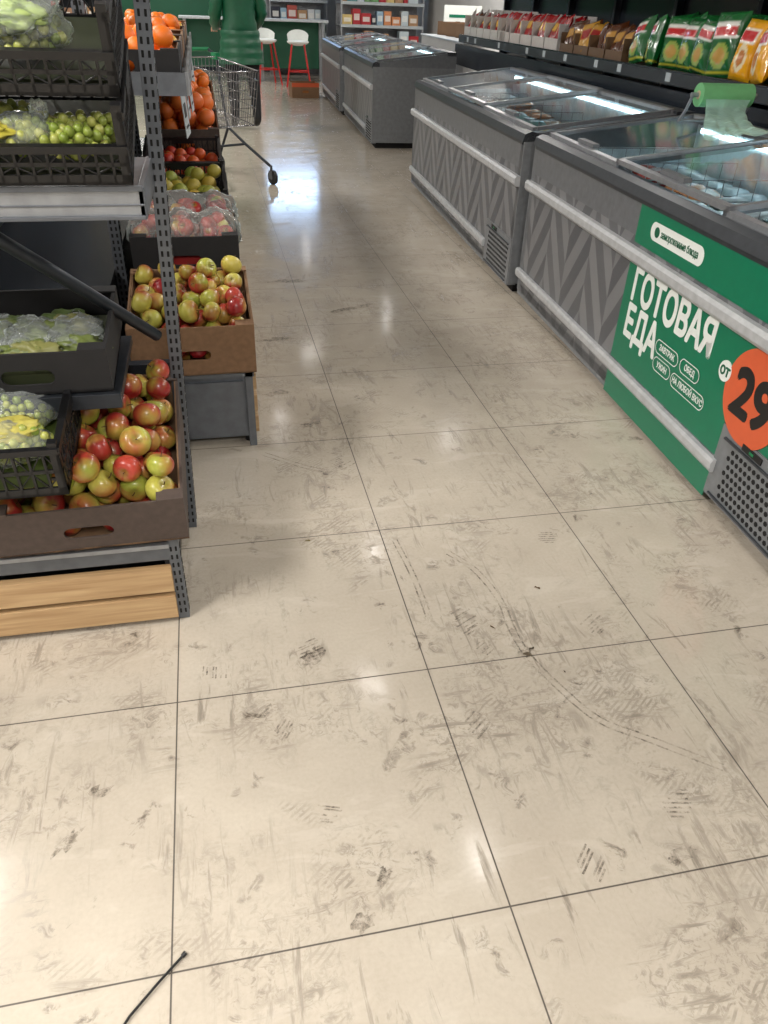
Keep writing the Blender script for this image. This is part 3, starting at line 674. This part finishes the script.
block('stacked_carton',4.62,5.05,-.305,.07,.290,.62,'brown_card')
produce_box('grapefruit_box',-.305,4.62,.625,.38,.42,.14,'grapefruit','brown_card',33,n=34)
block('stacked_carton',5.15,5.6,-.305,.07,.290,.66,'tan_card')
produce_box('mandarin_box',-.305,5.16,.665,.38,.42,.14,'orange','tan_card',35,n=50)
block('stacked_carton',5.7,6.15,-.305,.07,.290,.68,'brown_card')
produce_box('orange_box',-.305,5.71,.685,.38,.42,.14,'orange','tan_card',36,n=50)
for i,(kd,mt) in enumerate((('orange','black_card'),('lemon','brown_card'),('mandarin','tan_card'),('orange','brown_card'),('lemon','tan_card'),('orange','tan_card'))):
    produce_box(kd+'_box',-.475,3.08+i*.56,1.118,.41,.42,.085,kd,mt,50+i,rx=0.02,n=40 if kd!='orange' else 30)
b=MB(); rr=random.Random(3)
for i in range(7):
    y=3.45+i*.42; T=Matrix.Translation((-.075+.01*(i%3),y,.88+.02*(i%2)))@Matrix.Rotation(rr.uniform(-.12,.05),4,'Z')@Matrix.Rotation(-.06,4,'Y')
    b.box(0,.003,0,.16,0,.20,'price_paper',T); b.box(.003,.004,.015,.145,.15,.19,'green_sign' if i%3 else 'orange_sign',T); b.box(.003,.004,.03,.13,.03,.04,'black_ink',T); b.box(.003,.004,.03,.11,.07,.12,'black_ink',T)
    b.box(-.001,0,.01,.15,.01,.19,'light_metal',T)
    b.tube([(0,.08,.20),(0,.08,.23)],.002,'light_metal',5,T)
b.build('price_board_row',origin=(-.02,4,.8))
# ---------------------------------------------------------------- shopping cart
def cart():
    b=MB(); r=.0035
    zt=lambda v:.86+.06*v; zb=lambda v:.46+.06*v
    def pt(u,v,t):
        wb=.17+.04*v; wt=.21+.05*v; w_=wb+(wt-wb)*t; y=v*.72+(1-t)*.05*(1-v)
        return (u*w_,y,zb(v)+(zt(v)-zb(v))*t)
    for k in range(13):
        t=k/12; ring=[pt(-1,1,t),pt(-1,0,t),pt(1,0,t),pt(1,1,t),pt(-1,1,t)]
        if k in (0,12): b.tube(ring,.006,'chrome',6)
        elif k%2==0: b.tube(ring,r*.8,'chrome',5)
    for k in range(15):
        u=-1+2*k/14
        b.tube([pt(u,0,1),pt(u,0,0),pt(u,1,0),pt(u,1,1)],r*.8,'chrome',5)
    for k in range(1,18):
        v=k/18
        for s in (-1,1): b.tube([pt(s,v,0),pt(s,v,1)],r*.8,'chrome',5)
        if k%3==0: b.tube([pt(-1,v,0),pt(1,v,0)],r*.8,'chrome',5)
    for s in (-1,1):
        b.tube([(s*.26,.86,.97),(s*.27,.74,.93),(s*.26,.66,.52),(s*.25,.60,.38),(s*.23,.30,.28),(s*.26,-.04,.14)],.013,'dark_metal',8)
        b.tube([(s*.25,.60,.38),(s*.27,.80,.14)],.012,'dark_metal',8)
        for y in (-.06,.80):
            b.tube([(s*.26,y+.02,.15),(s*.26,y+.02,.10)],.012,'grey_metal',8)
            for q in (-.018,.018): b.box(s*.26+q-.002,s*.26+q+.002,y-.015,y+.035,.045,.11,'grey_metal')
            b.tube([(s*.26-.014,y,.058),(s*.26+.014,y,.058)],.058,'rubber',18); b.tube([(s*.26-.017,y,.058),(s*.26+.017,y,.058)],.02,'grey_metal',10)
        b.box(s*.26-.02,s*.26+.02,.70,.78,.90,.95,'green_handle')
    b.tube([(-.27,.86,.97),(.27,.86,.97)],.016,'green_handle',12)
    b.tube([(-.23,.30,.28),(.23,.30,.28)],.01,'dark_metal',8); b.tube([(-.25,.60,.38),(.25,.60,.38)],.01,'dark_metal',8); b.tube([(-.26,.8,.14),(.26,.8,.14)],.01,'dark_metal',8)
    b.build('shopping_cart',world=Matrix.Translation((.29,7.10,0))@Matrix.Rotation(math.radians(30),4,'Z'))
cart()
# ---------------------------------------------------------------- person
def skin_obj(name,verts,edges,rad,root,lvl=2):
    me=bpy.data.meshes.new(name); me.from_pydata(verts,edges,[]); ob=bpy.data.objects.new(name,me); SC.collection.objects.link(ob)
    ob.modifiers.new('skin','SKIN'); sv=me.skin_vertices[0].data
    for i,rr in enumerate(rad):
        sv[i].radius=rr if isinstance(rr,tuple) else (rr,rr); sv[i].use_root=(i==root)
    ss=ob.modifiers.new('sub','SUBSURF'); ss.levels=lvl; ss.render_levels=lvl
    dg=bpy.context.evaluated_depsgraph_get(); dg.update(); m2=bpy.data.meshes.new_from_object(ob.evaluated_get(dg)); bpy.data.objects.remove(ob); m2.name=name
    o2=bpy.data.objects.new(name,m2); SC.collection.objects.link(o2); return o2
def person(x,y,rz):
    V=[(0,0,.95),(0,.0,1.12),(0,-.01,1.30),(0,-.01,1.44),(0,0,1.53),
       (-.11,0,.88),(-.115,.01,.50),(-.12,-.01,.10),(-.12,.10,.045),
       (.11,0,.88),(.125,-.02,.50),(.135,-.06,.10),(.14,.05,.045),
       (-.18,-.01,1.42),(-.26,.01,1.16),(-.22,.20,1.02),(-.20,.27,1.01),
       (.18,-.01,1.42),(.26,.01,1.16),(.22,.20,1.02),(.20,.27,1.01)]
    E=[(0,1),(1,2),(2,3),(3,4),(0,5),(5,6),(6,7),(7,8),(0,9),(9,10),(10,11),(11,12),(3,13),(13,14),(14,15),(15,16),(3,17),(17,18),(18,19),(19,20)]
    RR=[(.19,.15),(.185,.145),(.20,.14),(.15,.11),.055,.115,.075,.05,.042,.115,.075,.05,.042,.085,.072,.056,.03,.085,.072,.056,.03]
    body=skin_obj('body',V,E,RR,0)
    me=body.data
    for n in ('puffer','trouser','shoe','skin'): me.materials.append(MATS[n])
    for v in me.vertices:
        if v.co.z>.80:
            k=1+.06*abs(math.sin(v.co.z*34)); v.co.x*=k; v.co.y*=k
        if v.co.z<.0: v.co.z=0.0
    for p in me.polygons:
        c=p.center; p.use_smooth=True
        p.material_index=0 if c.z>.80 else 1 if c.z>.11 else 2
        if c.z>1.51 or (c.y>.235 and c.z>.9): p.material_index=3
    em=bpy.data.objects.new('standing_person',None); SC.collection.objects.link(em); body.parent=em
    b=MB()
    def hf(d,ph,a):
        p=Vector((d.x*.078,d.y*.098,d.z*.118))
        if d.z<0: p.x*=1-.25*(-d.z)**1.5; p.y*=1-.12*(-d.z)
        if d.y>.3:
            p.y+=.020*math.exp(-(d.x/.14)**2-((d.z+.12)/.22)**2)
            p.y-=.008*math.exp(-((abs(d.x)-.33)/.14)**2-((d.z-.05)/.12)**2)
            p.y+=.006*math.exp(-(d.x/.3)**2-((d.z+.48)/.08)**2)
        return p
    b.ball((0,.015,1.645),1,'skin',32,24,fn=hf)
    def hr(d,ph,a):
        p=Vector((d.x*.088,d.y*.106-.012,d.z*.124+.008))
        if d.y>.25 and d.z<.45: p*=.82
        if d.z<-.35: p*=.8
        return p*(1+.02*noise.noise(d*9))
    b.ball((0,.012,1.65),1,'hair',32,24,fn=hr)
    for s in (-1,1):
        b.ball((s*.029,.094,1.652),.012,'white_ink',12,8); b.ball((s*.029,.103,1.652),.006,'black_ink',10,6)
        b.ball((s*.079,.015,1.64),.03,'skin',12,8,sc=(.3,.6,1.0))
        b.tube([(s*.014,.108,1.672),(s*.03,.108,1.677),(s*.045,.098,1.672)],.003,'hair',5)
    b.tube([(-.022,.104,1.590),(0,.110,1.592),(.022,.104,1.590)],.004,'red_metal',6)
    hd=b.build('head'); hd.parent=em
    b=MB()
    b.tube([(.075*math.cos(a*math.pi/8),.075*math.sin(a*math.pi/8)+.0,1.49) for a in range(17)],.024,'puffer',8)
    sk_=b.build('collar'); sk_.parent=em
    b=MB(); vs=[];fs=[]; NJ=14
    for j in range(NJ):
        z=1.0-.025*j
        for k in range(24):
            a=2*math.pi*k/24; q=1+.06*abs(math.sin(z*34)); vs.append(((.208+.003*j)*q*math.cos(a),(.168+.003*j)*q*math.sin(a),z))
    for j in range(NJ-1):
        for k in range(24): fs.append((j*24+k,(j+1)*24+k,(j+1)*24+(k+1)%24,j*24+(k+1)%24))
    b.add(vs,fs,'puffer',None,True); sk2=b.build('coat_skirt'); sk2.parent=em
    for s in (-1,1):
        base=Vector((s*.20,.27,1.01)); hv=[tuple(base),tuple(base+Vector((0,.05,.0))),tuple(base+Vector((0,.075,0)))]; he=[(0,1),(1,2)]; hrad=[(.022,.026),(.022,.040),(.016,.038)]
        palm=skin_obj('palm',hv,he,hrad,0); palm.data.materials.append(MATS['skin']); palm.parent=em
        for f,(off,ln) in enumerate(((-.030,.072),(-.010,.080),(.010,.076),(.029,.060))):
            p0=base+Vector((off,.07,0)); fv=[tuple(p0),tuple(p0+Vector((0,ln*.42,-.006))),tuple(p0+Vector((0,ln*.66,-.026))),tuple(p0+Vector((0,ln*.70,-.046)))]
            fo=skin_obj('finger_%d'%(f+1),fv,[(0,1),(1,2),(2,3)],[.0095,.009,.0085,.007],0,1); fo.data.materials.append(MATS['skin']); fo.parent=em
        tb=base+Vector((-s*.028,.03,-.004)); fo=skin_obj('thumb',[tuple(tb),tuple(tb+Vector((-s*.025,.02,-.01))),tuple(tb+Vector((-s*.035,.045,-.02)))],[(0,1),(1,2)],[.012,.010,.008],0,1); fo.data.materials.append(MATS['skin']); fo.parent=em
    em.matrix_world=Matrix.Translation((x,y,0))@Matrix.Rotation(rz,4,'Z')@Matrix.Scale(1.04,4)
person(.50,10.6,math.radians(12))
# ---------------------------------------------------------------- far end
def stool(x,y,rz):
    b=MB()
    def sf(d,ph,a): return Vector((d.x,d.y,max(d.z*.35,-.35) if d.z<0 else d.z*.10))
    b.ball((0,0,.72),.20,'white_ink',24,14,fn=sf)
    vs=[];fs=[]
    for j in range(5):
        for k in range(13):
            a=math.pi*(.12+.76*k/12); r_=.19+.02*j/4; vs.append((r_*math.cos(a),r_*math.sin(a),.70+.05*j*math.sin(a)**.5))
    for j in range(4):
        for k in range(12): fs.append((j*13+k,j*13+k+1,(j+1)*13+k+1,(j+1)*13+k))
    b.add(vs,fs,'white_ink',None,True)
    for sx_ in (-1,1):
        for sy in (-1,1): b.tube([(sx_*.11,sy*.11,.68),(sx_*.22,sy*.22,0.0)],.015,'red_metal',8)
    q=.18; b.tube([(-q,-q,.25),(q,-q,.25),(q,q,.25),(-q,q,.25),(-q,-q,.25)],.010,'red_metal',8)
    b.build('bar_stool',world=Matrix.Translation((x,y,0))@Matrix.Rotation(rz,4,'Z'))
stool(1.25,16.6,.2); stool(1.80,16.2,-.1)
b=MB(); b.box(-.3,2.5,17.1,17.7,1.0,1.04,'table_top')
for x in (-.2,1.2,2.4): b.box(x-.03,x+.03,17.55,17.61,0,1.0,'light_metal'); b.box(x-.03,x+.03,17.15,17.21,0,1.0,'light_metal')
b.box(-.3,2.5,17.58,17.6,.2,1.0,'green_wall'); b.build('bar_counter',origin=(1.2,17.4,0),bevel=.004)
b=MB(); T=TR(1.46,14.2,0,.05); carton(b,.45,.36,.22,T,'tan_card','inner_card'); b.box(.0,.45,-.002,0,.16,.22,'orange_sign',T)
b.box(.02,.43,.02,.34,.006,.19,'painted',T,col=S(190,120,60)); b.build('cardboard_box',origin=(1.7,14.3,0))
def far_rack(name,x0,x1,y0,y1,seed,zs=(.25,.62,.98,1.35,1.75),white=True):
    b=MB(); r_=random.Random(seed); m_='light_metal' if white else 'dark_metal'
    for x in (x0,x1-.03):
        for y in (y0,y1-.03): b.box(x,x+.03,y,y+.03,0,2.1,m_)
    b.box(x0,x1,y1-.02,y1,0,2.1,m_)
    for z in zs:
        b.box(x0,x1,y0,y1,z-.02,z,m_); b.box(x0,x1,y0-.012,y0,z-.04,z+.01,'price_paper')
        x=x0+.04
        while x<x1-.16:
            w_=r_.uniform(.08,.2); h_=r_.uniform(.14,.28); cc=r_.choice(CT+[S(180,140,100),S(40,44,60),S(180,30,40)])
            b.box(x,x+w_,y0+.03,y0+.25,z,z+h_,'painted',col=cc); b.box(x+w_*.15,x+w_*.85,y0+.028,y0+.03,z+h_*.3,z+h_*.7,'painted',col=lerp(cc,(.9,.9,.85),.7)); x+=w_+.015
    b.build(name,origin=((x0+x1)/2,(y0+y1)/2,0),bevel=.0)
far_rack('grocery_rack',2.75,4.4,17.2,17.8,1); far_rack('grocery_rack',1.5,2.7,18.6,19.2,2)
far_rack('drinks_rack',-2.8,-1.3,14.0,14.6,4,white=False)
b=MB(); b.box(0,.6,0,.03,1.12,1.36,'white_ink'); b.box(.08,.52,-.003,0,1.2,1.24,'green_sign'); b.tube([(.3,.015,0),(.3,.015,1.12)],.015,'light_metal',8); b.box(.15,.45,-.12,.15,0,.015,'light_metal')
b.build('shelf_sign',world=Matrix.Translation((3.75,13.4,0)))
b=MB()
for i in range(4):
    T=TR(.15+i*.02,.3+i*.5,.0,.1*i); carton(b,.35,.4,.16,T,'tan_card','inner_card'); b.box(.02,.33,.02,.38,.01,.13,'painted',T,col=S(150,100,60))
b.build('carton_row',world=Matrix.Translation((3.2,10.3,1.0))@Matrix.Rotation(ANG,4,'Z'))
b=MB(); b.box(0,.6,0,2.6,0,.98,'white_paint'); b.box(-.02,.62,-.02,2.62,.98,1.0,'table_top'); b.build('low_cabinet',world=Matrix.Translation((3.1,10.1,0))@Matrix.Rotation(ANG,4,'Z'),bevel=.004)
# ---------------------------------------------------------------- floor debris and marks
b=MB(); rr=random.Random(9)
def leaf(x,y,s,col):
    pts=[]; n=9
    a0=rr.uniform(0,6.28)
    for k in range(n):
        a=2*math.pi*k/n; q=s*rr.uniform(.5,1.1); pts.append((x+q*math.cos(a)*math.cos(a0)-q*.5*math.sin(a)*math.sin(a0),y+q*math.cos(a)*math.sin(a0)+q*.5*math.sin(a)*math.cos(a0),.0012+rr.uniform(0,.004)))
    b.add([(x,y,.005)]+pts,[(0,k+1,(k+1)%n+1) for k in range(n)],'painted',col=col)
for x,y,s,c in [(.193,1.847,.011,S(110,96,40)),(.803,1.518,.011,S(90,64,34)),(.626,1.383,.010,S(84,60,34)),(.682,1.271,.015,S(96,84,66)),(.70,1.29,.010,S(80,70,56)),(.75,1.2,.005,S(80,60,40))]: leaf(x,y,s,c)
b.build('floor_debris')
b=MB(); b.tube([(-.270,.575,.004),(-.244,.612,.005),(-.20,.655,.006),(-.163,.690,.004)],.0022,'black_plastic',6); b.tube([(-.163,.690,.004),(-.157,.694,.007)],.004,'black_plastic',6); b.build('cable_tie')
b=MB(); Z=.0006
def quad(x,y,w,l,a,z=Z):
    c,s=math.cos(a),math.sin(a); v=[]
    for p in ((-w/2,-l/2),(w/2,-l/2),(w/2,l/2),(-w/2,l/2)): v.append((x+p[0]*c-p[1]*s,y+p[0]*s+p[1]*c,z))
    b.add(v,[(0,1,2,3)],'dried_mud')
def tread(x,y,a,n=7,w=.07,st=.011,skew=.3):
    for k in range(n):
        d_=(k-n/2)*st; ww=w*(1-.8*((k-n/2)/n)**2*2)*rr.uniform(.6,1.05); o=rr.uniform(-.008,.008)
        quad(x-math.sin(a)*d_+o,y+math.cos(a)*d_,ww,st*.4,a+skew)
for t in [(.562,1.425,.2,9),(.493,1.078,.4,8,.06),(.845,.813,-.5,7),(.142,1.384,.1,8),(.05,1.15,.7,5),(.93,1.75,-.4,6),(.35,2.3,.3,7),(.58,1.32,.3,5,.05,.009),(-.1,1.35,1.2,6,.05,.009),(.12,.92,-.6,5,.06,.01),(.9,1.35,.3,6),(.6,.72,.5,6)]: tread(*t)
def smudge(x,y,r,a,asp=.6,n=18):
    vs=[(x,y,Z)]
    for k in range(n):
        an=2*math.pi*k/n; q=r*rr.uniform(.4,1.3); px,py=q*math.cos(an),q*asp*math.sin(an)
        vs.append((x+px*math.cos(a)-py*math.sin(a),y+px*math.sin(a)+py*math.cos(a),Z))
    b.add(vs,[(0,k+1,(k+1)%n+1) for k in range(n)],'dried_mud')
for q in [(.142,1.36,.05,1.2),(.205,.763,.026,1.3,.5),(.207,.766,.022,1.1),(.152,.69,.03,.8),(-.35,1.05,.04,.3,.4),(-.38,.95,.035,.9,.4),(.0,1.2,.04,.4,.4),(.69,1.28,.03,.2),(.3,2.6,.06,.3,.3),(.2,2.9,.07,.2,.3),(.78,.70,.035,.3,.4),(.25,3.5,.1,.2,.3),(.7,3.9,.12,.4,.3),(.4,4.4,.12,0,.3)]: smudge(*q)
def trail(pts,w):
    P=[Vector((p[0],p[1],Z)) for p in pts]; Q=[]
    for i in range(len(P)-1):
        for k in range(8):
            t=k/8; a_=P[max(i-1,0)]; d_=P[min(i+2,len(P)-1)]
            Q.append(.5*((2*P[i])+(P[i+1]-a_)*t+(2*a_-5*P[i]+4*P[i+1]-d_)*t*t+(3*P[i]-a_-3*P[i+1]+d_)*t**3))
    for off in (-w/2,w/2):
        vs=[]
        for i,q in enumerate(Q):
            t=(Q[min(i+1,len(Q)-1)]-Q[max(i-1,0)]).normalized(); nrm=Vector((-t.y,t.x,0)); vs+= [q+nrm*(off-.0022),q+nrm*(off+.0022)]
        b.add(vs,[(2*i,2*i+1,2*i+3,2*i+2) for i in range(len(Q)-1)],'dried_mud')
trail([(.60,1.72),(.654,1.626),(.682,1.487),(.675,1.38),(.682,1.271),(.72,1.15),(.772,1.042),(.86,.97),(.993,.862)],.018)
trail([(.455,1.809),(.47,1.62),(.47,1.441)],.015)
trail([(.1,2.4),(.3,2.25),(.42,2.3)],.02)
b.build('muddy_shoe_prints')
